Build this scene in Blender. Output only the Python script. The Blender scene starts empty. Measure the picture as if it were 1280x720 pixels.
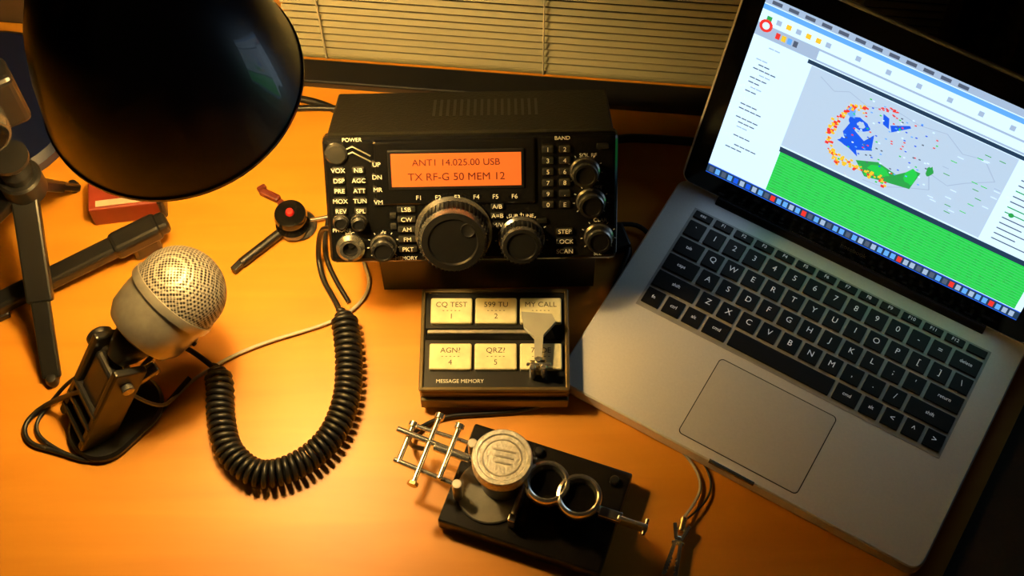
import bpy, bmesh, random
from math import *
from mathutils import Matrix, Vector, Euler
random.seed(7)
scene=bpy.context.scene
try:
    scene.view_settings.view_transform='Standard'
except Exception: pass

# ---------------------------------------------------------------- materials
def mat(name,col,rough=.5,metal=0,emit=None,es=0,var=.15,scale=40,bump=0,spec=.5,trans=0,coat=0):
    m=bpy.data.materials.new(name);m.use_nodes=True
    nt=m.node_tree;b=nt.nodes['Principled BSDF']
    tc=nt.nodes.new('ShaderNodeTexCoord');n=nt.nodes.new('ShaderNodeTexNoise')
    n.inputs['Scale'].default_value=scale;n.inputs['Detail'].default_value=5
    nt.links.new(tc.outputs['Object'],n.inputs['Vector'])
    r=nt.nodes.new('ShaderNodeValToRGB')
    r.color_ramp.elements[0].position=.3;r.color_ramp.elements[1].position=.7
    r.color_ramp.elements[0].color=[c*(1-var) for c in col[:3]]+[1]
    r.color_ramp.elements[1].color=[min(1,c*(1+var)) for c in col[:3]]+[1]
    nt.links.new(n.outputs['Fac'],r.inputs['Fac']);nt.links.new(r.outputs['Color'],b.inputs['Base Color'])
    b.inputs['Roughness'].default_value=rough;b.inputs['Metallic'].default_value=metal
    b.inputs['Specular IOR Level'].default_value=spec
    if trans:b.inputs['Transmission Weight'].default_value=trans
    if coat:b.inputs['Coat Weight'].default_value=coat
    if emit:
        b.inputs['Emission Color'].default_value=list(emit)+[1];b.inputs['Emission Strength'].default_value=es
    if bump:
        bp=nt.nodes.new('ShaderNodeBump');bp.inputs['Strength'].default_value=bump;bp.inputs['Distance'].default_value=.001
        nt.links.new(n.outputs['Fac'],bp.inputs['Height']);nt.links.new(bp.outputs['Normal'],b.inputs['Normal'])
    return m
def wood(name,c1,c2,rough,sc=(3,30,30)):
    m=mat(name,c1,rough,var=.1);nt=m.node_tree;b=nt.nodes['Principled BSDF']
    tc=[n for n in nt.nodes if n.type=='TEX_COORD'][0];n=[n for n in nt.nodes if n.type=='TEX_NOISE'][0]
    r=[n for n in nt.nodes if n.type=='VALTORGB'][0]
    mp=nt.nodes.new('ShaderNodeMapping');mp.inputs['Scale'].default_value=sc
    nt.links.new(tc.outputs['Object'],mp.inputs['Vector']);nt.links.new(mp.outputs['Vector'],n.inputs['Vector'])
    n.inputs['Scale'].default_value=1.5;n.inputs['Detail'].default_value=8
    n.inputs['Distortion'].default_value=.6
    r.color_ramp.elements[0].color=list(c1)+[1];r.color_ramp.elements[1].color=list(c2)+[1]
    return m
M_desk=wood('desk_laminate',(.60,.235,.016),(.67,.28,.022),.42)
M_frame=wood('frame_wood',(.36,.17,.03),(.46,.23,.05),.5,(30,30,3))
M_wall=mat('wall_paint',(.10,.055,.02),.9,scale=8,bump=.3)
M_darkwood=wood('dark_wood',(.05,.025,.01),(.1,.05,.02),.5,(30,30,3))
M_floor=wood('floor_wood',(.06,.03,.015),(.1,.05,.02),.5)
M_black=mat('black_plastic',(.010,.010,.010),.35)
M_gloss=mat('black_gloss',(.006,.006,.006),.14)
M_rub=mat('black_rubber',(.010,.010,.010),.42)
M_case=mat('radio_case_paint',(.007,.007,.006),.5,scale=400,bump=.5,var=.3,spec=.3)
M_knob=mat('knob_rubber',(.008,.008,.008),.35,scale=200)
M_btn=mat('radio_button_plastic',(.024,.024,.022),.25)
M_white=mat('label_ink',(.78,.76,.66),.6)
M_chrome=mat('chrome',(.85,.83,.76),.18,.9,var=.05)
M_steel=mat('brushed_steel',(.6,.57,.5),.34,.85,scale=120,var=.15)
M_dsteel=mat('dark_anodised_metal',(.26,.25,.22),.25,.8,scale=120,var=.15)
M_coin=mat('machined_silver',(.72,.70,.64),.42,.6,scale=300,var=.2,bump=.6)
M_alu=mat('laptop_aluminium',(.84,.82,.81),.42,.28,scale=500,var=.03)
M_alu2=mat('trackpad_glass',(.74,.72,.71),.40,.22,scale=500,var=.03)
M_well=mat('keyboard_well_aluminium',(.44,.43,.42),.45,.3)
M_key=mat('keycap_black',(.007,.007,.008),.42,spec=.3)
M_keytxt=mat('keycap_legend',(.8,.8,.8),.6,emit=(.8,.85,1),es=.18)
M_bezel=mat('screen_bezel_glass',(.006,.006,.007),.1)
M_shade=mat('lamp_shade_enamel',(.004,.008,.040),.33,var=.05,coat=.3)
M_shadein=mat('lamp_shade_inner',(.85,.72,.45),.5)
M_bulb=mat('bulb_glow',(1,.8,.5),.5,emit=(1,.66,.24),es=9)
M_blind=mat('blind_slat_cream',(.26,.24,.135),.6,scale=10,var=.08)
M_cord=mat('blind_cord',(.5,.46,.32),.8)
M_keyerbody=mat('keyer_case_metal',(.15,.11,.05),.32,.5,scale=60)
M_cream=mat('cream_button',(.74,.69,.42),.42,var=.12,scale=90)
M_ink=mat('dark_ink',(.05,.04,.02),.7)
M_clear=mat('frosted_acrylic',(.36,.36,.30),.3,var=.1)
M_brass=mat('brass',(.75,.6,.3),.25,.9)
M_red=mat('red_cap',(.75,.03,.03),.35)
M_redo=mat('red_cover',(.22,.028,.010),.5)
M_redb=mat('dark_red_plastic',(.14,.022,.010),.45)
M_paper=mat('paper_edge',(.5,.4,.28),.8)
M_wirew=mat('grey_cable',(.45,.42,.34),.4)
M_lcd=mat('lcd_orange',(.28,.06,.01),.4,emit=(1,.15,.018),es=.80,var=.1,scale=20)
M_lcdtxt=mat('lcd_segments',(.06,.01,.004),.5,emit=(.2,.02,.004),es=.4)
M_shadowsheet=mat('shadow_sheet_black',(.016,.010,.005),.85,scale=300,bump=.4)  # near-black colour stands in for desk in shade
M_curtain=mat('dark_curtain',(.05,.042,.03),.9,scale=90,var=.6,bump=.5)
M_glass=mat('night_glass',(.02,.02,.025),.1)
def em(name,c,s=1.0):return mat(name,[x*.1 for x in c],.35,emit=c,es=s*1.25,var=.0)
S_white=em('ui_white',(.60,.80,1.0),1.05);S_grey=em('ui_grey',(.36,.48,.66),.9);S_map=em('ui_map',(.46,.60,.76),.92)
S_green=em('ui_green',(.02,.57,.07),.95);S_gline=em('ui_green_line',(.12,.80,.25),.75);S_dark=em('ui_dark',(.02,.05,.1),.8)
S_blue=em('ui_blue',(.01,.10,.80),.9);S_sky=em('ui_skyblue',(.12,.40,.95),.9);S_yel=em('ui_yellow',(.95,.6,.03),.85)
S_red=em('ui_red',(.9,.04,.03),.85);S_txt=em('ui_text',(.12,.16,.25),.6);S_g2=em('ui_mapgreen',(.03,.40,.08),.8)

M_grille=mat('mic_grille_mesh',(.62,.6,.52),.45,.45,spec=.3)
nt=M_grille.node_tree;b=nt.nodes['Principled BSDF'];tc=[n for n in nt.nodes if n.type=='TEX_COORD'][0]
vo=nt.nodes.new('ShaderNodeTexVoronoi');vo.inputs['Scale'].default_value=420;vo.inputs['Randomness'].default_value=.15
rr=nt.nodes.new('ShaderNodeValToRGB');rr.color_ramp.elements[0].position=.30;rr.color_ramp.elements[1].position=.62
rr.color_ramp.elements[0].color=(.015,.014,.012,1);rr.color_ramp.elements[1].color=(.34,.33,.30,1)
nt.links.new(tc.outputs['Object'],vo.inputs['Vector']);nt.links.new(vo.outputs['Distance'],rr.inputs['Fac']);nt.links.new(rr.outputs['Color'],b.inputs['Base Color'])
bp=nt.nodes.new('ShaderNodeBump');bp.inputs['Strength'].default_value=.6;bp.inputs['Distance'].default_value=.0008
nt.links.new(vo.outputs['Distance'],bp.inputs['Height']);nt.links.new(bp.outputs['Normal'],b.inputs['Normal'])

# ---------------------------------------------------------------- builders
def T(x=0,y=0,z=0,rx=0,ry=0,rz=0):return Matrix.Translation((x,y,z))@Euler((rx,ry,rz)).to_matrix().to_4x4()
def root(name,M=None):
    e=bpy.data.objects.new(name,None);e.empty_display_size=.02;scene.collection.objects.link(e)
    if M:e.matrix_world=M
    return e
def link(name,data,par,M):
    o=bpy.data.objects.new(name,data);scene.collection.objects.link(o)
    if par:o.parent=par
    if M:o.matrix_basis=M
    return o
def fin(bm,name,m,par,M,smooth=False):
    me=bpy.data.meshes.new(name)
    bmesh.ops.recalc_face_normals(bm,faces=bm.faces)
    bm.to_mesh(me);bm.free()
    for x in (m if isinstance(m,(list,tuple)) else [m]):me.materials.append(x)
    if smooth:
        for p in me.polygons:p.use_smooth=True
    return link(name,me,par,M)
def addbox(bm,sx,sy,sz,M,bev=0,seg=2,mi=0):
    r=bmesh.ops.create_cube(bm,size=1,matrix=M@Matrix.Diagonal((sx,sy,sz,1)))
    vs=r['verts']
    if bev:
        es=list({e for v in vs for e in v.link_edges})
        r2=bmesh.ops.bevel(bm,geom=es,offset=bev,segments=seg,affect='EDGES',profile=.5)
        for f in r2['faces']:f.material_index=mi
    for v in vs:
        if v.is_valid:
            for f in v.link_faces:f.material_index=mi
def box(name,sx,sy,sz,M,m,par,bev=0,seg=2):
    bm=bmesh.new();addbox(bm,sx,sy,sz,M,bev,seg);return fin(bm,name,m,par,None)
def addlathe(bm,prof,M,seg=40,mi=0,mis=None):
    rings=[]
    for (r,z) in prof:
        if r<1e-6:rings.append([bm.verts.new(M@Vector((0,0,z)))])
        else:rings.append([bm.verts.new(M@Vector((r*cos(2*pi*i/seg),r*sin(2*pi*i/seg),z))) for i in range(seg)])
    for k in range(len(rings)-1):
        a,b2=rings[k],rings[k+1];q=mis[k] if mis else mi
        for i in range(seg):
            j=(i+1)%seg
            if len(a)==1 and len(b2)==1:continue
            if len(a)==1:f=bm.faces.new((a[0],b2[i],b2[j]))
            elif len(b2)==1:f=bm.faces.new((a[i],a[j],b2[0]))
            else:f=bm.faces.new((a[i],a[j],b2[j],b2[i]))
            f.material_index=q
def autos(o,ang=35):
    me=o.data
    for p in me.polygons:p.use_smooth=True
    try:me.set_sharp_from_angle(angle=radians(ang))
    except Exception:pass
    return o
def lathe(name,prof,M,m,par,seg=40,mis=None):
    bm=bmesh.new();addlathe(bm,prof,M,seg,0,mis);return autos(fin(bm,name,m,par,None))
def cyl(name,r,h,M,m,par,bev=.001,seg=32):
    bev=min(bev,r*.4,h*.4)
    return lathe(name,[(0,0),(r-bev,0),(r,bev),(r,h-bev),(r-bev,h),(0,h)],M,m,par,seg)
def tube(name,pts,r,m,par,smooth=True,res=6,cyc=False):
    c=bpy.data.curves.new(name,'CURVE');c.dimensions='3D';c.bevel_depth=r;c.bevel_resolution=2;c.use_fill_caps=True
    if smooth:
        s=c.splines.new('NURBS');s.points.add(len(pts)-1)
        for p,q in zip(s.points,pts):p.co=(*q,1)
        s.use_endpoint_u=True;s.order_u=3;s.resolution_u=res;s.use_cyclic_u=cyc
    else:
        s=c.splines.new('POLY');s.points.add(len(pts)-1)
        for p,q in zip(s.points,pts):p.co=(*q,1)
        s.use_cyclic_u=cyc
    c.materials.append(m);return link(name,c,par,None)
def text(name,body,size,M,m,par,ext=.0001,align='CENTER'):
    c=bpy.data.curves.new(name,'FONT');c.body=body;c.size=size;c.align_x=align;c.align_y='CENTER';c.extrude=ext
    c.materials.append(m);return link(name,c,par,M)
def aim(p,q):
    d=(Vector(q)-Vector(p));return Matrix.Translation(p)@d.to_track_quat('Z','Y').to_matrix().to_4x4(),d.length
def rod(name,p,q,r,m,par,bev=.0006,seg=20):
    M,l=aim(p,q);return cyl(name,r,l,M,m,par,bev,seg)

# ---------------------------------------------------------------- room
W=T(-.2,.843,0,rz=-.11)
bm=bmesh.new();addbox(bm,2.3,.90,.03,W@T(.25,-.414,-.015),.003)
desk=root('desk')
fin(bm,'desk_top',M_desk,desk,None)
for i,(x,y) in enumerate([(-.84,-.82),(1.34,-.82),(-.84,-.02),(1.34,-.02)]):box('leg_%d'%i,.05,.05,.71,W@T(x,y,-.385),M_darkwood,desk,.003)
box('floor',3.6,3.4,.02,W@T(.3,-1.4,-.75),M_floor,None)
bm=bmesh.new()
addbox(bm,1.2,.08,2.8,W@T(-.69,.082,.66));addbox(bm,1.4,.08,2.8,W@T(1.31,.082,.66))
addbox(bm,.7,.08,.73,W@T(.26,.082,-.375));addbox(bm,.7,.08,1.05,W@T(.26,.082,1.535))
fin(bm,'wall_back',M_wall,None,None)
box('wall_left',.08,2.8,2.8,W@T(-1.33,-1.36,.66),M_wall,None)
win=root('window_1')
box('frame_left',.085,.05,1.0,W@T(-.0475,.067,.51),M_frame,win,.002)
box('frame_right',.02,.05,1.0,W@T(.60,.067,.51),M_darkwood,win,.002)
box('frame_top',.6,.05,.03,W@T(.27,.067,.995),M_frame,win,.002)
box('glass',.60,.006,1.0,W@T(.29,.085,.5),M_glass,win)
bl=root('window_blind')
bm=bmesh.new()
z=.018
while z<.98:
    for a0,off in ((.75,-.0023),(1.15,.0023)):
        addbox(bm,.575,.0050,.0006,W@T(.283,.020,z)@T(0,off,off*1.25,rx=a0))
    z+=.0102
fin(bm,'slats',M_blind,bl,None)
for i,x in enumerate((.03,.232,.50)):
    tube('ladder_cord_%d'%i,[W@Vector((x,.0125,.010)),W@Vector((x,.0125,.98))],.0008,M_cord,bl,False)
box('bottom_rail',.575,.010,.007,W@T(.283,.020,.009),M_blind,bl,.002)
box('headrail',.58,.018,.03,W@T(.283,.020,.992),M_blind,bl,.003)
box('trim_1',.62,.026,.010,W@T(.30,-.002,.0052),M_black,None,.002)
bm=bmesh.new();N=160
a=[];c2=[]
for i in range(N+1):
    x=.60+.6*i/N;y=.008+.012*sin(i*.55)+.006*sin(i*1.3+1)
    a.append(bm.verts.new(W@Vector((x,y,.004))));c2.append(bm.verts.new(W@Vector((x,y,1.3))))
for i in range(N):bm.faces.new((a[i],a[i+1],c2[i+1],c2[i]))
fin(bm,'window_curtain',M_curtain,None,None,True)

# ---------------------------------------------------------------- transceiver
rt=.628
RM=T(-.0305,.590,.090,rx=-rt)
ra=root('radio_transceiver',RM)
Wd,Hh,Dp=.230,.108,.108
bm=bmesh.new();addbox(bm,Wd-.006,Dp-.006,Hh-.003,T(0,.006+(Dp-.006)/2,Hh/2),.002);fin(bm,'cabinet',M_case,ra,None)
bm=bmesh.new();addbox(bm,Wd,.016,Hh,T(0,.006,Hh/2),.005,3);fin(bm,'front_panel',M_gloss,ra,None)
bm=bmesh.new()
for i in range(16):addbox(bm,.0022,.040,.0006,T(-.03+i*.0055,.066,Hh-.0014))
fin(bm,'top_vents',M_black,ra,None)
def fu(px):return (px-586)/1600
def fv(py):return (330-py)*.108/163
FR=pi/2
YF=-.002
def rbtn(bm,px,py,w,h,d=.003,bev=.0012):addbox(bm,w/1600,d,h/1500,T(fu(px),YF-d/2+.0005,fv(py)),bev,2)
box('display_bezel',.126,.003,.054,T(fu(566),YF-.001,fv(212)),M_gloss,ra,.002)
box('display_frame',.106,.002,.033,T(fu(568),YF-.0028,fv(207)),M_black,ra,.0008)
box('lcd',.101,.001,.0275,T(fu(568),YF-.0036,fv(207)),M_lcd,ra)
text('lcd_text_top','ANT1 14.025.00 USB',.0078,T(fu(568),YF-.0042,fv(198),rx=FR),M_lcdtxt,ra)
text('lcd_text_bottom','TX RF-G 50 MEM 12',.0088,T(fu(568),YF-.0042,fv(216),rx=FR),M_lcdtxt,ra)
for i,(pts) in enumerate([[(475,174),(655,174)],[(480,250),(500,237),(640,237),(655,246)],[(412,190),(440,178),(462,190)],[(412,196),(440,185),(462,197)]]):
    tube('trim_line_%d'%i,[(fu(x),YF-.0008,fv(y)) for x,y in pts],.0006,M_steel,ra,False)
bm=bmesh.new()
labs=[]
for r_ in range(5):
    for c_ in range(2):
        x=421+c_*25;y=207+r_*13
        rbtn(bm,x,y,16,8);labs.append((x,y,['VOX','NB','DSP','AGC','PRE','ATT','MOX','TUN','REV','SPL'][r_*2+c_]))
for r_ in range(5):
    x=503;y=258+r_*13;rbtn(bm,x,y,24,8);labs.append((x,y,['LSB','CW','AM','FM','PKT'][r_]))
for r_ in range(6):
    for c_ in range(2):
        x=682+c_*21;y=185+r_*14;rbtn(bm,x,y,15,9);labs.append((x,y,'123456789.0E'[r_*2+c_]))
for i in range(6):
    x=520+i*24;rbtn(bm,x,243,18,7);labs.append((x,243,['F1','F2','F3','F4','F5','F6'][i]))
for r_ in range(3):
    x=618;y=256+r_*12
    rbtn(bm,x,y,17,7);labs.append((x,y,['A/B','A=B','M/V'][r_]))
for i in range(4):
    rbtn(bm,469,200+i*16,13,9);labs.append((469,200+i*16,['UP','DN','MR','VM'][i]))
for r_ in range(3):
    x=703;y=290+r_*13
    rbtn(bm,x,y,22,8);labs.append((x,y,['STEP','LOCK','SCAN'][r_]))
for i in range(2):
    rbtn(bm,486,266+i*14,9,8)
for i in range(3):
    rbtn(bm,750,182+0*i,16,7) if i==0 else rbtn(bm,674+i*0,276,14,7)
fin(bm,'push_buttons',M_btn,ra,None)
for i,(x,y,s) in enumerate(labs):
    text('legend_%d'%i,s,.0052,T(fu(x),YF-.0028,fv(y),rx=FR),M_white,ra,.00005)
for i,(x,y,s) in enumerate([(440,170,'POWER'),(700,172,'BAND'),(732,194,'SQL RF'),(742,235,'SHIFT'),(748,277,'CLAR'),(430,290,'MIC'),(472,290,'AF'),(648,270,'SUB TUNE'),(500,323,'MEMORY'),(745,321,'SEL'),(420,285,'PHONE')]):
    text('panel_label_%d'%i,s,.0044,T(fu(x),YF-.0004,fv(y),rx=FR),M_white,ra,.00005)
def knob(name,px,py,r,d,m=M_knob,ring=M_dsteel,flutes=0):
    K=T(fu(px),YF,fv(py),rx=FR)
    lathe(name,[(0,0),(r*1.12,0),(r*1.12,.0025),(r*1.0,.004),(r*.98,d*.8),(r*.9,d),(r*.72,d+.0006),(r*.68,d-.001),(0,d-.0012)],K,[m,ring],ra,40,[0,0,1,0,1,0,0,0])
    if flutes:
        bm=bmesh.new()
        for i in range(flutes):
            a=2*pi*i/flutes
            addbox(bm,.0012,.0012,d*.6,K@Matrix.Rotation(a,4,'Z')@T(r*1.0,0,.004+d*.32))
        fin(bm,name+'_grip',M_rub,ra,None)
knob('main_tuning_knob',562,288,.0275,.022,flutes=48)
lathe('finger_dimple',[(0,.0003),(.004,.0003),(.0055,.0012),(.006,.0004)],T(fu(562)+.012,YF-.0215,fv(288)+.010,rx=FR),M_black,ra,24)
knob('sub_tuning_knob',648,298,.0165,.018,flutes=30)
for i,(x,y,r,d) in enumerate([(472,306,.0095,.013),(728,213,.0105,.013),(736,252,.0105,.013),(746,298,.0105,.013),(420,273,.006,.006),(443,273,.006,.009)]):
    knob('control_knob_%d'%i,x,y,r,d)
lathe('power_button',[(0,0),(.011,0),(.011,.003),(.009,.005),(0,.0055)],T(fu(420),YF,fv(186),rx=FR)@Matrix.Diagonal((.8,.8,.8,1)),M_btn,ra)
K=T(fu(430),YF,fv(307),rx=FR)
lathe('mic_jack',[(0,.001),(.006,.001),(.006,.006),(.0085,.006),(.0115,.003),(.0115,0)],K,[M_black,M_dsteel],ra,32,[0,0,1,1,1])
bm=bmesh.new()
for (x,y,r) in [(728,213,.0135),(736,252,.0135),(746,298,.0135),(472,306,.0125),(648,298,.0205)]:
    for k in range(9):
        a=radians(-130+k*32.5)
        addbox(bm,.0006,.0003,.0016,T(fu(x),YF-.0002,fv(y))@Matrix.Rotation(a,4,'Y')@T(0,0,r))
fin(bm,'knob_tick_marks',M_white,ra,None)
prof=[(.612,.002),(.672,.002),(.672,.0225),(.612,.0665)]
Ri=RM.inverted();bm=bmesh.new();L_=[];R_2=[]
for y,z in prof:
    L_.append(bm.verts.new(Ri@Vector((-.110,y,z))));R_2.append(bm.verts.new(Ri@Vector((.070,y,z))))
bm.faces.new(L_);bm.faces.new(R_2)
for i in range(4):bm.faces.new((L_[i],L_[(i+1)%4],R_2[(i+1)%4],R_2[i]))
fin(bm,'shadow_wedge_stand',M_rub,ra,None)  # solid black wedge props the radio, added to darken the gap beneath
for i,x in enumerate((-.095,.095)):
    cyl('rear_foot_%d'%i,.007,.010,T(x,Dp-.012,-.0085),M_rub,ra)
    cyl('front_foot_%d'%i,.008,.007,T(x,.022,-.0055),M_rub,ra)

# ---------------------------------------------------------------- laptop
LT=T(.291,.627,0,rz=-.55)
lap=root('laptop',LT)
bm=bmesh.new()
def slab(bm,w,d,z0,z1,rad,y0,bev=.0012,seg=8,M=Matrix()):
    vs=[]
    for (cx,cy,a0) in ((w/2-rad,y0+d-rad,0),(-w/2+rad,y0+d-rad,90),(-w/2+rad,y0+rad,180),(w/2-rad,y0+rad,270)):
        for k in range(seg+1):
            a=radians(a0+90*k/seg);vs.append((cx,cy,a))
    rings=[]
    for (z,ins) in ((z0,bev),(z0+bev,0),(z1-bev,0),(z1,bev)):
        rings.append([bm.verts.new(M@Vector((cx+(rad-ins)*cos(a),cy+(rad-ins)*sin(a),z))) for (cx,cy,a) in vs])
    for k in range(3):
        for i in range(len(vs)):
            j=(i+1)%len(vs);bm.faces.new((rings[k][i],rings[k][j],rings[k+1][j],rings[k+1][i]))
    bm.faces.new(rings[0]);bm.faces.new(rings[3])
slab(bm,.325,.227,.002,.018,.011,-.227)
autos(fin(bm,'base_case',M_alu,lap,None),40)
for i,(x,y) in enumerate([(-.14,-.02),(.14,-.02),(-.14,-.205),(.14,-.205)]):cyl('foot_%d'%i,.006,.0022,T(x,y,0),M_rub,lap,.0003)
box('keyboard_well',.276,.109,.0006,T(0,-.024-.054,.0181),M_well,lap,0)
rows=[(.0095,[(.01957,s) for s in ['esc','F1','F2','F3','F4','F5','F6','F7','F8','F9','F10','F11','F12','']])]
rows+=[(.019,[(.019,s) for s in '`1234567890-=']+[(.027,'delete')])]
rows+=[(.019,[(.027,'tab')]+[(.019,s) for s in 'QWERTYUIOP[]\\'])]
rows+=[(.019,[(.032,'caps')]+[(.019,s) for s in "ASDFGHJKL;'"]+[(.033,'return')])]
rows+=[(.019,[(.042,'shift')]+[(.019,s) for s in 'ZXCVBNM,./']+[(.042,'shift')])]
rows+=[(.019,[(.019,'fn'),(.019,'ctrl'),(.019,'alt'),(.024,'cmd'),(.095,''),(.024,'cmd'),(.019,'alt'),(.0183,'<'),(.0183,'^'),(.0184,'>')])]
bm=bmesh.new();y=-.0245;ki=0
for h,ks in rows:
    x=-.137
    for w,s in ks:
        addbox(bm,w-.0030,h-.0030 if h>.01 else h-.002,.0016,T(x+w/2,y-h/2,.0191),.0005,1)
        if s:text('legend_%d'%ki,s,.0074 if len(s)==1 else .0044,T(x+w/2,y-h/2+.0005,.02),M_keytxt,lap,.00003);ki+=1
        x+=w
    y-=h+(.001 if h<.01 else .0)
fin(bm,'keycaps',M_key,lap,None)
bm=bmesh.new();slab(bm,.1065,.077,.0176,.01815,.004,-.142-.0762,.0001);fin(bm,'trackpad_gap',M_black,lap,None)
bm=bmesh.new();slab(bm,.105,.0755,.0176,.0184,.0035,-.142-.0755,.0002);fin(bm,'trackpad',M_alu2,lap,None)
box('latch_notch',.04,.003,.003,T(0,-.2268,.0175),M_dsteel,lap,.0005)
rod('hinge_barrel',(-.125,-.006,.0165),(.125,-.006,.0165),.006,M_black,lap)
LM=T(0,-.008,.018,rx=-.392)
bm=bmesh.new();slab(bm,.325,.222,0,.0055,.010,0,.0012,8,LM@T(0,.0065,.0035,rx=pi/2));fin(bm,'lid_shell',M_alu,lap,None)
bm=bmesh.new();slab(bm,.321,.218,0,.0008,.008,0,.0002,8,LM@T(0,.0012,.0055,rx=pi/2));fin(bm,'screen_bezel',M_bezel,lap,None)
text('bezel_label','notebook',.006,LM@T(0,.0002,.0155,rx=pi/2),mat('bezel_label',(.10,.10,.10),.4),lap,.00005)
mats=[S_white,S_grey,S_map,S_green,S_gline,S_dark,S_blue,S_sky,S_yel,S_red,S_txt,S_g2]
WH,GR,MP,GN,GL,DK,BL,SK,YE,RE,TX,G2=range(12)
bm=bmesh.new()
def poly(pts,mi,lay):
    y_=.0002-lay*.00012
    f=bm.faces.new([bm.verts.new(LM@Vector((-.143+.286*s,y_,.024+.179*t))) for s,t in pts]);f.material_index=mi
def q(s0,t0,s1,t1,mi,lay):poly([(s0,t0),(s1,t0),(s1,t1),(s0,t1)],mi,lay)
R=random.Random(5)
q(0,0,1,1,WH,0)
q(0,.965,1,1,GR,1);q(0,.935,1,.96,SK,1);q(0,.87,1,.932,WH,1);q(.0,.80,1,.865,GR,1);q(.19,.81,1,.855,WH,2)
for i in range(26):
    if i<6 or i%3==0:q(.02+i*.03,.885,.035+i*.03,.91,[RE,TX,GR,SK,G2,YE][R.randrange(6)] if i<6 else GR,2)
for i in range(12):q(.02+i*.05,.972,.05+i*.05,.99,TX,2)
poly([(.025+.02*cos(k*pi/6),.86+.032*sin(k*pi/6)) for k in range(12)],RE,3)
poly([(.025+.011*cos(k*pi/6),.86+.018*sin(k*pi/6)) for k in range(12)],WH,4)
for i in range(5):q(.06+i*.018,.82,.073+i*.018,.85,[RE,YE,SK,TX,GR][i],2)
q(.17,.775,1,.795,DK,1)
q(0,.055,.17,.80,WH,2)
for i in range(24):
    t=.76-i*.025
    if R.random()<.75:
        s=.03+.012*R.randrange(3)
        for kk in range(R.randrange(2,5)):
            q(s,t,s+.016,t+.006,GR if i%3==0 else TX,3);s+=.018
q(.185,.32,.80,.772,MP,2)
q(.185,.285,.98,.312,DK,2)
q(.19,.055,.98,.285,GN,2)
for i in range(15):q(.19,.065+i*.0148,.98,.067+i*.0148,GL,3)
for i in range(15):
    for j in range(24):
        if R.random()<.6:
            s=.2+j*.0325;q(s,.060+i*.0148,s+.010+.012*R.random(),.0625+i*.0148,G2,3)
q(.172,.055,.186,.30,WH,3)
def blob(cs,ct,rs,rt_,mi,lay,n=14,j=.35):
    poly([(cs+rs*cos(2*pi*k/n)*(1-j*R.random()),ct+rt_*sin(2*pi*k/n)*(1-j*R.random())) for k in range(n)],mi,lay)
blob(.37,.60,.038,.035,BL,4);poly([(.335,.53),(.35,.62),(.365,.56),(.40,.53),(.42,.58),(.43,.50),(.39,.47),(.40,.44),(.36,.47)],BL,4.5)
blob(.36,.49,.035,.03,BL,5);blob(.335,.64,.02,.03,SK,5.5);blob(.375,.60,.015,.02,MP,6)
poly([(.42,.70),(.44,.69),(.45,.64),(.43,.65)],BL,4);poly([(.45,.66),(.50,.70),(.505,.69),(.46,.63)],BL,4.2)
poly([(.40,.42),(.46,.46),(.52,.44),(.56,.50),(.58,.50),(.57,.40),(.50,.38),(.44,.36)],G2,4)
blob(.56,.46,.02,.05,GN,5);blob(.47,.42,.04,.03,GN,5.2);blob(.60,.53,.012,.03,G2,5.4)
for k in range(100):
    u=R.random();a=radians(100+150*u)
    s=.385+.085*cos(a)+R.gauss(0,.005);t=.52+.17*sin(a)+R.gauss(0,.010)
    w=.005+.006*R.random();q(s,t,s+w,t+w*1.3,YE if R.random()<.65 else RE,7+k*.004)
for k in range(60):
    s=.34+.16*R.random();t=.38+R.gauss(0,.012)-.1*(s-.42);w=.005+.005*R.random();q(s,t,s+w,t+w*1.3,[YE,YE,RE,GN][R.randrange(4)],7.5+k*.004)
for k in range(110):
    s=.34+.26*R.random();t=.42+.32*R.random();q(s,t,s+.006,t+.006,[BL,TX,GN,SK,WH,RE][R.randrange(6)],8+k*.004)
for k in range(16):
    s=.40+.06*R.random();t=.70+.04*R.random();q(s,t,s+.007,t+.006,RE,8.2+k*.004)
for k in range(26):
    s=.62+.16*R.random();t=.36+.37*R.random();q(s,t,s+.018,t+.004,[GN,G2,GR,WH][R.randrange(4)],8.5+k*.004)
def line(a,b_,w,mi,lay):
    dx,dy=b_[0]-a[0],b_[1]-a[1];l=hypot(dx,dy);nx,ny=-dy/l*w,dx/l*w
    poly([(a[0]-nx,a[1]-ny),(b_[0]-nx,b_[1]-ny),(b_[0]+nx,b_[1]+ny),(a[0]+nx,a[1]+ny)],mi,lay)
pp=[(.22,.74),(.27,.70),(.31,.73),(.37,.70),(.45,.74),(.52,.72),(.60,.74),(.66,.68),(.72,.70),(.77,.62),(.70,.55),(.66,.50),(.60,.52),(.62,.44),(.56,.40),(.5,.35),(.44,.34)]
for a,b_ in zip(pp,pp[1:]):line(a,b_,.0016,GR,3)
q(.80,.32,1,.772,WH,2)
for i in range(14):
    t=.74-i*.03;q(.83,t,.83+.05+.06*R.random(),t+.006,TX if R.random()<.8 else G2,3)
for i in range(3):blob(.85+i*.05,.50,.008,.012,[G2,SK,G2][i],4,j=0)
q(0,0,1,.052,BL,2);q(0,.004,1,.047,DK,2.5)
for i in range(48):
    q(.008+i*.0205,.010,.008+i*.0205+.014,.040,[SK,GR,BL,TX,GR,SK,RE,SK,GR,TX][R.randrange(10)],3)
fin(bm,'display_image',mats,lap,None)

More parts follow.
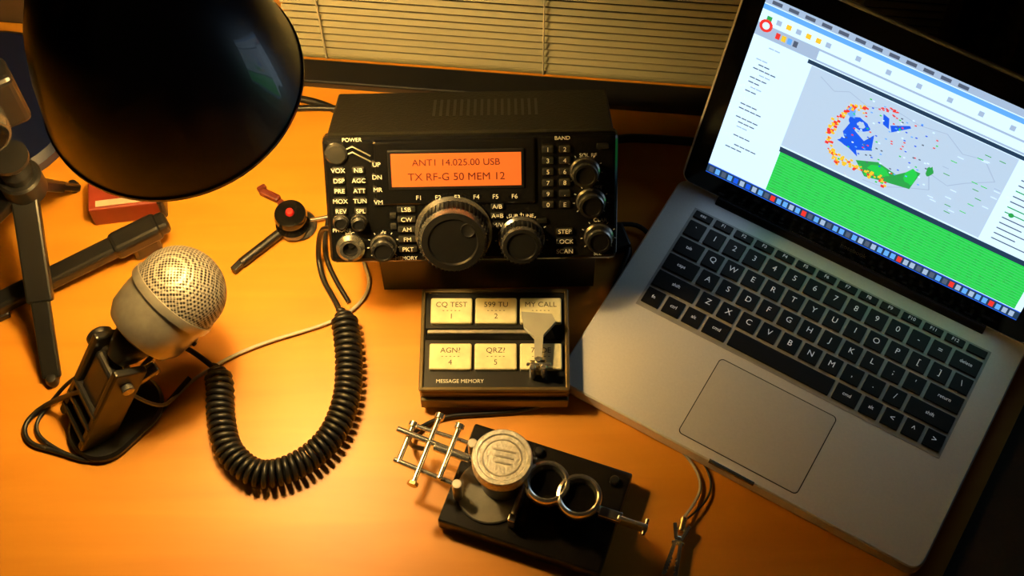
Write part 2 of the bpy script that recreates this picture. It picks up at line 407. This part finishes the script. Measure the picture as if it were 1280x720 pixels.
# ---------------------------------------------------------------- memory keyer
ke=root('memory_keyer',T(-.015,.547,0,rz=-.018))
bm=bmesh.new();addbox(bm,.122,.093,.030,T(0,0,.0175),.003,2);fin(bm,'case',M_keyerbody,ke,None)
bm=bmesh.new()
for sx in(-1,1):addbox(bm,.0035,.092,.004,T(sx*.0595,0,.0335),.001)
for sy in(-1,1):addbox(bm,.121,.0035,.004,T(0,sy*.0448,.0335),.001)
fin(bm,'top_rim',M_keyerbody,ke,None)
box('top_plate',.115,.086,.0006,T(0,0,.0327),M_black,ke)
box('front_lip',.121,.004,.014,T(0,-.0475,.014),M_keyerbody,ke,.001)
for i,(x,y) in enumerate([(-.052,-.038),(.052,-.038),(-.052,.038),(.052,.038)]):cyl('foot_%d'%i,.005,.0035,T(x,y,0),M_rub,ke,.0005)
bm=bmesh.new()
for r_,yy in enumerate((.0255,-.0165)):
    for c_,xx in enumerate((-.037,0,.037)):
        addbox(bm,.0345,.0235,.005,T(xx+.001,yy,.0345),.0015,3)
fin(bm,'message_buttons',M_cream,ke,None)
k=0
for r_,yy in enumerate((.0255,-.0165)):
    for c_,xx in enumerate((-.037,0,.037)):
        s=[['CQ TEST','599 TU','MY CALL'],['AGN?','QRZ?','73 DE']][r_][c_];k+=1
        text('button_text_%d'%k,s,.0066,T(xx+.001,yy+.0050,.0371),M_ink,ke,.00004)
        text('button_line_%d'%k,'- - - - -',.0055,T(xx+.001,yy+.0000,.0371),M_ink,ke,.00004)
        text('button_number_%d'%k,'%d'%k,.0066,T(xx+.001,yy-.0058,.0371),M_ink,ke,.00004)
box('separator_groove',.114,.0105,.001,T(0,.0050,.0333),M_gloss,ke)
box('reflection_bar',.095,.0035,.004,T(-.008,.0065,.0345),M_steel,ke,.0012)  # steel bar added in place of a reflection line along the groove
text('front_label','MESSAGE MEMORY',.0046,T(-.028,-.0375,.0335),M_white,ke,.00004)
bm=bmesh.new()
P=[(.022,.017),(.047,.015),(.050,.008),(.040,-.004),(.0385,-.024),(.0325,-.024),(.0325,-.006),(.024,.004)]
lo=[bm.verts.new((x,y,.046)) for x,y in P];hi=[bm.verts.new((x,y,.051)) for x,y in P]
bm.faces.new(lo);bm.faces.new(hi)
for i in range(8):bm.faces.new((lo[i],lo[(i+1)%8],hi[(i+1)%8],hi[i]))
fin(bm,'touch_paddle',M_clear,ke,None)
box('paddle_block',.014,.009,.012,T(.0355,-.030,.043),M_brass,ke,.001)
for i,(x,y) in enumerate([(.031,-.034),(.040,-.034),(.0355,-.027)]):
    cyl('contact_screw_%d'%i,.0026,.018,T(x,y,.036),M_chrome,ke,.0005,16)
rod('contact_rod',(.026,-.031,.052),(.046,-.031,.052),.0014,M_chrome,ke)

# ---------------------------------------------------------------- telegraph key (bug)
kb=root('telegraph_key',T(.016,.415,0,rz=-.35))
bm=bmesh.new();addbox(bm,.134,.088,.017,T(0,0,.0115),.002,2);fin(bm,'base',mat('key_base_black',(.010,.009,.008),.22,scale=60),kb,None)
for i,(x,y) in enumerate([(-.055,-.034),(.055,-.034),(-.055,.034),(.055,.034)]):cyl('foot_%d'%i,.006,.0035,T(x,y,0),M_rub,kb,.0005)
wx,wy=-.029,.004
cyl('reflection_disc',.027,.003,T(wx-.006,wy-.012,.0198),mat('reflection_grey',(.20,.19,.16),.3,.5),kb)  # grey disc modelled in place of the reflection on the key base
cyl('weight_column',.018,.04,T(wx,wy,.022),M_black,kb)
lathe('weight_cap',[(0,0),(.0225,0),(.0235,.001),(.0235,.012),(.0225,.0135),(.0195,.0135),(.0185,.0122),(.0,.0122)],T(wx,wy,.058),M_coin,kb,48)
bm=bmesh.new()
for kk in range(3):
    addbox(bm,.018-.003*kk,.0016,.0006,T(wx+.001*kk,wy+.006-.005*kk,.0704,rz=.1))
lathe('cap_inner_ring',[(.014,.0120),(.0145,.0128),(.0152,.0128),(.0157,.0120)],T(wx,wy,.058),M_steel,kb,48)
fin(bm,'cap_engraving',M_steel,kb,None)
for i,(x,y) in enumerate([(.009,-.000),(.0355,-.0025)]):
    lathe('damper_ring_%d'%i,[(0,.036),(.0125,.036),(.0138,.0425),(.0150,.0432),(.0170,.0425),(.0176,.041),(.0176,.034),(.015,.030),(.013,0),(0,0)],T(x,y,.0195),[M_gloss,M_chrome],kb,40,[0,1,1,1,1,1,1,0,0])
rod('main_lever',(-.085,.003,.050),(-.055,.002,.050),.0035,M_chrome,kb)
rod('pendulum_rod',(-.118,.0075,.050),(.080,-.0065,.050),.0024,M_chrome,kb)
box('right_arm_block',.018,.008,.007,T(.062,-.006,.050),M_chrome,kb,.0008)
box('thumb_lever',.024,.0035,.012,T(.080,-.007,.049),M_steel,kb,.0008)
rod('lever_tip',(.090,-.013,.049),(.090,.001,.049),.0018,M_chrome,kb)
for i,(x,y0,y1,z) in enumerate([(-.108,-.018,.018,.046),(-.090,-.030,.030,.050),(-.072,-.022,.026,.052)]):
    rod('cross_rod_%d'%i,(x,y0,z),(x,y1,z),.0022,M_chrome,kb)
    lathe('thumb_screw_%d'%i,[(0,0),(.0040,0),(.0040,.004),(0,.004)],T(x,y1,z,rx=pi/2),M_chrome,kb,16)
    if i%2: lathe('lock_nut_%d'%i,[(0,0),(.0045,0),(.0045,.003),(0,.003)],T(x,y0,z,rx=pi/2),M_brass,kb,6)
rod('frame_rail_a',(-.112,-.016,.046),(-.060,-.020,.046),.0022,M_chrome,kb)
rod('frame_rail_b',(-.108,.016,.046),(-.060,.016,.046),.0018,M_chrome,kb)
for i,(x,y) in enumerate([(-.058,-.020),(-.058,.016)]):
    cyl('frame_post_%d'%i,.004,.030,T(x,y,.019),M_steel,kb,.0005,16)
for i,(x,y) in enumerate([(.055,.032),(-.01,.036)]):cyl('terminal_%d'%i,.004,.006,T(x,y,.0195),M_black,kb,.001,16)
rod('trunnion_bar',(-.010,-.030,.034),(-.010,.024,.034),.0025,M_steel,kb)
box('trunnion_left',.006,.006,.018,T(-.010,-.028,.028),M_chrome,kb,.0008)
box('trunnion_right',.006,.006,.018,T(-.010,.022,.028),M_chrome,kb,.0008)

# ---------------------------------------------------------------- microphone
mi_=root('desk_microphone')
hd=Vector((-.257,.553,.118));ax=Vector((.054,.042,.034)).normalized()
HM=Matrix.Translation(hd)@ax.to_track_quat('Z','Y').to_matrix().to_4x4()
prof=[(0,.034)]+[(.036*sin(a),.034*cos(a)) for a in [radians(x) for x in range(6,91,6)]]
lathe('grille',prof+[(.036,-.006),(.035,-.009)],HM,M_grille,mi_,64)
M_micb=mat('mic_body_metal',(.36,.35,.31),.30,.75,scale=120,var=.1)
lathe('grille_band',[(.0350,-.006),(.0375,-.006),(.038,-.009),(.0375,-.013),(.035,-.013)],HM,M_micb,mi_,64)
lathe('body',[(.035,-.012),(.0350,-.026),(.0335,-.040),(.029,-.048),(.020,-.052),(0,-.053)],HM,M_micb,mi_,48)
bm=bmesh.new();addbox(bm,.014,.003,.004,HM@Matrix.Rotation(2.2,4,'Z')@T(0,.0355,-.024),.001);fin(bm,'slide_switch',M_black,mi_,None)
lathe('swivel_socket',[(0,-.048),(.016,-.048),(.017,-.055),(.014,-.066),(.009,-.076),(0,-.078)],HM,M_black,mi_,32)
sw=hd-ax*.074
bs=Vector((-.332,.500,.004))
bm=bmesh.new();slab(bm,.056,.085,.0,.009,.027,-.0425,.0025,8,T(bs.x+.004,bs.y-.004,0,rz=-.75));autos(fin(bm,'base_plate',M_black,mi_,None))
up_=Vector((bs.x-.020,bs.y-.012,.006))
M_,l_=aim(up_,sw)
bm=bmesh.new()
addbox(bm,.030,.022,l_*.95,M_@T(0,0,l_*.46),.004,3)
for s in(-1,1):addbox(bm,.007,.028,l_*1.1,M_@T(s*.019,0,l_*.53),.002,2)
for kx in range(3):addbox(bm,.044,.030,.006,M_@T(0,0,.010+kx*.016),.0015,1)
fin(bm,'stand_bracket',M_black,mi_,None)
rod('pivot_bolt',M_@Vector((-.028,0,l_*.9)),M_@Vector((.028,0,l_*.9)),.005,M_dsteel,mi_)
lathe('pivot_knob',[(0,0),(.010,0),(.011,.002),(.011,.008),(.009,.010),(0,.010)],aim(M_@Vector((.022,0,l_*.9)),M_@Vector((.05,0,l_*.9)))[0],M_black,mi_,20)
cyl('cable_plug',.006,.03,aim((-.312,.505,.045),(-.285,.522,.05))[0],M_dsteel,mi_,.001,20)

# ---------------------------------------------------------------- cables
def helix(name,pts,R_,r,pitch,m,par):
    P=[Vector(p) for p in pts];S=[]
    for i in range(len(P)-1):
        p0=P[max(i-1,0)];p1=P[i];p2=P[i+1];p3=P[min(i+2,len(P)-1)]
        for k in range(30):
            t=k/30;S.append(.5*((2*p1)+(p2-p0)*t+(2*p0-5*p1+4*p2-p3)*t*t+(3*p1-p0-3*p2+p3)*t**3))
    S.append(P[-1]);L=[0]
    for a,b_ in zip(S,S[1:]):L.append(L[-1]+(b_-a).length)
    tot=L[-1];n=int(tot/pitch*14);out=[];j=0
    for i in range(n+1):
        s=tot*i/n
        while j<len(L)-2 and L[j+1]<s:j+=1
        t=(s-L[j])/(L[j+1]-L[j]);c=S[j].lerp(S[j+1],t);d=(S[j+1]-S[j]).normalized()
        sd=d.cross(Vector((0,0,1))).normalized();u=sd.cross(d)
        a=2*pi*s/pitch;e=min(1,s/.012,(tot-s)/.012)
        out.append(c+(sd*cos(a)+u*sin(a))*R_*max(.15,e))
    return tube(name,out,r,m,par,False)
cc=root('coiled_microphone_cable')
coil=[(-146,588),(-141,572),(-137,541),(-138,505),(-150,471),(-175,448),(-205,441),(-230,460),(-240,492),(-243,520),(-250,538)]
helix('coil',[(x/1000,y/1000,.0132) for x,y in coil],.0096,.0024,.0056,M_rub,cc)
tube('lead_to_radio',[(-.146,.586,.0135),(-.152,.60,.010),(-.164,.622,.006),(-.168,.645,.012),(-.160,.650,.05),(-.135,.612,.098),(-.127,.596,.108)],.0024,M_rub,cc)
tube('lead_to_mic',[(-.250,.536,.0135),(-.262,.545,.02),(-.28,.55,.035),(-.295,.530,.048),(-.305,.512,.046)],.0024,M_rub,cc)
w1=root('grey_audio_cable')
tube('cable',[(-.312,.506,.03),(-.292,.498,.012),(-.28,.515,.003),(-.269,.529,.003),(-.237,.551,.003),(-.204,.565,.003),(-.164,.577,.003),(-.137,.590,.003),(-.121,.613,.003),(-.128,.64,.003),(-.150,.69,.003),(-.16,.75,.003)],.0016,M_wirew,w1)
w2=root('black_audio_cable')
tube('cable',[(-.345,.50,.05),(-.372,.507,.02),(-.394,.505,.003),(-.405,.49,.003),(-.398,.474,.003),(-.375,.468,.003),(-.34,.455,.003),(-.305,.480,.003),(-.290,.505,.003),(-.27,.53,.006)],.0022,M_rub,w2)
tube('second_strand',[(-.340,.515,.055),(-.362,.520,.03),(-.386,.508,.003),(-.396,.49,.003),(-.385,.474,.003),(-.36,.462,.003)],.0018,M_rub,w2)
w3=root('keyer_cable')
tube('cable',[(.03,.500,.010),(.01,.496,.003),(-.028,.494,.003),(-.055,.493,.003),(-.075,.485,.003),(-.088,.470,.01),(-.080,.452,.035),(-.070,.447,.045)],.002,M_rub,w3)
w4=root('power_cable')
tube('cable',[(-.150,.76,.003),(-.158,.70,.003),(-.165,.66,.003),(-.158,.630,.003),(-.140,.600,.003)],.0022,M_rub,w4)
tube('rear_cable_a',[(-.09,.735,.02),(-.13,.775,.006),(-.16,.800,.004),(-.19,.812,.004),(-.25,.82,.004),(-.40,.81,.004)],.0035,M_rub,w4)
tube('rear_cable_b',[(-.05,.735,.02),(-.10,.780,.006),(-.15,.80,.006),(-.22,.80,.005),(-.38,.79,.004)],.003,M_rub,w4)
tube('rear_cable_c',[(.04,.735,.02),(.09,.762,.006),(.14,.759,.006),(.20,.752,.005),(.30,.750,.005)],.004,M_rub,w4)
tube('side_cable',[(.05,.68,.006),(.09,.665,.006),(.105,.648,.006),(.095,.625,.006),(.085,.60,.006)],.003,M_rub,w4)
tube('side_cable_b',[(.05,.66,.006),(.10,.675,.008),(.125,.66,.006),(.115,.63,.006),(.12,.60,.004)],.0022,M_rub,w4)
box('connector',.016,.024,.012,T(.093,.655,.0085,rz=.3),M_black,w4,.002)
w5=root('test_lead')
tube('wire',[(.108,.482,.003),(.119,.472,.003),(.141,.454,.003),(.151,.430,.003),(.143,.412,.004),(.133,.400,.007)],.0012,M_wirew,w5)
tube('wire_b',[(.120,.478,.002),(.150,.456,.002),(.160,.430,.002),(.150,.410,.004),(.134,.398,.007)],.0009,M_rub,w5)
ac=root('alligator_clip',T(.127,.379,.007,rz=-.30))
bm=bmesh.new()
for s in(-1,1):
    J=T(0,0,0,rz=s*.10)@T(s*.0022,0,0)
    addbox(bm,.003,.030,.0055,J@T(0,-.014,0),.0006,1)
    addbox(bm,.003,.014,.0055,T(s*.004,.009,0,rz=-s*.30),.0006,1)
    for k in range(5):addbox(bm,.0016,.0016,.005,J@T(-s*.0016,-.014-k*.003,0,rz=.78))
fin(bm,'jaws',M_chrome,ac,None)
rod('pivot',(-.005,0,0),(.005,0,0),.0018,M_brass,ac)
cyl('crimp_collar',.0032,.012,T(.0,.022,0,rx=pi/2),M_brass,ac,.0005,16)
cyl('spring',.0026,.006,T(-.003,.004,0,ry=pi/2),M_chrome,ac,.0004,16)

# ---------------------------------------------------------------- desk lamp
LPM=T(-.225,.601,.325,rx=.08,ry=-.06)
la=root('desk_lamp',LPM)
sp=[(.088,0),(.0875,.004),(.085,.020),(.080,.050),(.071,.085),(.059,.115),(.045,.138),(.028,.150),(.020,.155),(.020,.20),(.016,.205),(0,.205)]
inn=[(0,.150),(.026,.147),(.043,.135),(.057,.112),(.069,.083),(.078,.050),(.083,.020),(.0858,.001),(.088,0)]
bm=bmesh.new()
addlathe(bm,sp,Matrix(),72,0);addlathe(bm,inn,Matrix(),72,1)
autos(fin(bm,'shade',[M_shade,M_shadein],la,None),50)
lathe('rim_bead',[(.0858,0),(.087,-.0018),(.0890,-.0008),(.0890,.002),(.0875,.003)],Matrix(),M_shade,la,72)
lathe('bulb',[(0,.076),(.010,.079),(.018,.087),(.020,.099),(.017,.114),(.012,.126),(.012,.150)],Matrix(),M_bulb,la,24)
lw=LPM.inverted()
arm=[Vector((0,0,.20)),Vector((-.005,.005,.24))]+[lw@Vector(p) for p in [(-.30,.65,.62),(-.40,.74,.60),(-.475,.805,.48),(-.475,.815,.30),(-.475,.815,.10),(-.475,.815,.015)]]
tube('gooseneck',arm,.006,M_dsteel,la)
cyl('lamp_base',.085,.022,lw@T(-.475,.80,.001),M_shade,la,.006,48)
ld=bpy.data.lights.new('bulb_light','POINT');ld.energy=6.1;ld.color=(1,.70,.29);ld.shadow_soft_size=.018
link('bulb_light',ld,la,T(.030,-.022,.058))

# ---------------------------------------------------------------- small button stand
jb=root('push_button_switch',T(-.187,.678,0))
lathe('base_disc',[(0,0),(.015,0),(.016,.002),(.013,.005),(.008,.006),(0,.006)],Matrix(),M_dsteel,jb,32)
lathe('housing',[(0,.004),(.014,.005),(.015,.012),(.011,.016),(.013,.019),(.0145,.024),(.0135,.029),(.009,.030),(0,.030)],T(-.004,-.004,0),M_gloss,jb,32)
lathe('red_cap',[(0,.0335),(.003,.033),(.004,.030),(.004,.028)],T(-.004,-.004,0),M_red,jb,20)
rod('arm',(-.014,-.010,.008),(-.048,-.040,.006),.0042,M_rub,jb)
box('arm_tip',.006,.016,.006,T(-.049,-.041,.006,rz=-.7),M_rub,jb,.001)
rod('side_pin',(.010,.002,.006),(.026,.006,.005),.0018,M_chrome,jb)
kf=root('key_fob',T(-.214,.708,0))
bm=bmesh.new();addbox(bm,.020,.007,.007,T(0,0,.0037,rz=-.5),.002,2);addbox(bm,.010,.006,.006,T(.012,-.010,.0035,rz=-.8),.0015,2);addbox(bm,.008,.005,.005,T(-.008,.008,.003,rz=.6),.001,1)
fin(bm,'fob_body',M_redb,kf,None)
tube('ring',[(.014,-.014,.002),(.022,-.012,.002),(.022,-.022,.002),(.014,-.022,.002)],.0009,M_chrome,kf,True,6,True)

# ---------------------------------------------------------------- mini tripod with camera at left
tp=root('tabletop_tripod')
hub=Vector((-.402,.668,.095))
for i,(e,wd) in enumerate([((-.385,.530,.004),1),((-.53,.60,.004),1),((-.390,.720,.004),1)]):
    M_,l_=aim(hub,e)
    bm=bmesh.new();addbox(bm,.022,.010,l_*.6,M_@T(0,0,l_*.30),.002,2);addbox(bm,.016,.007,l_*.45,M_@T(0,0,l_*.76),.002,2)
    fin(bm,'leg_%d'%i,M_black,tp,None)
    lathe('foot_%d'%i,[(0,-.006),(.005,-.005),(.0055,0),(.004,.004),(0,.005)],T(*e)@T(0,0,.002),M_rub,tp,16)
cyl('hub_collar',.018,.024,T(hub.x,hub.y,hub.z-.012),M_black,tp,.002)
lathe('ball_head',[(0,0),(.012,.0),(.013,.010),(.009,.016),(.012,.022),(.016,.026),(.016,.030),(0,.030)],T(hub.x,hub.y,hub.z+.010),[M_black],tp,32)
cm=root('compact_camera',T(-.435,.690,.1355,rz=.5))
bm=bmesh.new();addbox(bm,.10,.028,.06,T(0,0,.030),.006,3);fin(bm,'body',M_black,cm,None)
lathe('lens_barrel',[(0,.018),(.014,.018),(.018,.020),(.020,.020),(.022,.014),(.022,0)],T(.01,-.014,.028,rx=pi/2),[M_gloss,M_dsteel],cm,40,[0,0,1,1,1])
cyl('shutter_button',.006,.004,T(-.035,0,.060),M_dsteel,cm)
pc=root('folded_headset')
M_,l_=aim((-.296,.668,.030),(-.450,.592,.012))
bm=bmesh.new();addbox(bm,.018,.014,l_,M_@T(0,0,l_/2),.004,3);addbox(bm,.022,.018,.045,M_@T(0,0,.030),.005,3);fin(bm,'headband',M_black,pc,None)
box('band_foot',.026,.016,.022,T(-.318,.656,.0115,rz=.45),M_black,pc,.004)
box('band_end',.03,.02,.008,T(-.446,.594,.0045,rz=.45),M_black,pc,.002)
rb=root('battery_pack',T(-.338,.702,0,rz=.12))
bm=bmesh.new();addbox(bm,.064,.034,.026,T(0,0,.0132),.002);fin(bm,'red_case',M_redo,rb,None)
box('white_label',.050,.006,.0006,T(0,-.011,.0265),M_paper,rb)
box('end_cap',.006,.035,.027,T(.030,0,.0136),M_black,rb,.002)

# added near-black sheet standing in for the shaded desk right of the laptop
bm=bmesh.new();slab(bm,.26,.36,.0,.003,.015,-.18,.0008,8,LT@T(.31,-.20,0));fin(bm,'shadow_sheet',M_shadowsheet,None,None)

# ---------------------------------------------------------------- world & camera
w=bpy.data.worlds.new('night_room');scene.world=w;w.use_nodes=True
w.node_tree.nodes['Background'].inputs[0].default_value=(1,.62,.28,1)
w.node_tree.nodes['Background'].inputs[1].default_value=.008
f,p,r,H=1900.155,1.085,-.017,1.160
fw=Vector((0,cos(p),-sin(p)));up0=Vector((0,sin(p),cos(p)));ri=Vector((1,0,0))
Rv=cos(r)*ri+sin(r)*up0;Uv=-sin(r)*ri+cos(r)*up0
cd=bpy.data.cameras.new('camera');cd.sensor_width=36;cd.lens=f*36/1280;cd.clip_start=.01
co=bpy.data.objects.new('camera',cd);scene.collection.objects.link(co)
m3=Matrix((Rv,Uv,-fw)).transposed();co.matrix_world=Matrix.Translation((0,0,H))@m3.to_4x4()
scene.camera=co
# square the room to the world axes
RZ=Matrix.Rotation(.11,4,'Z')
for o in list(scene.objects):
    if o.parent is None:o.matrix_basis=RZ@o.matrix_basis
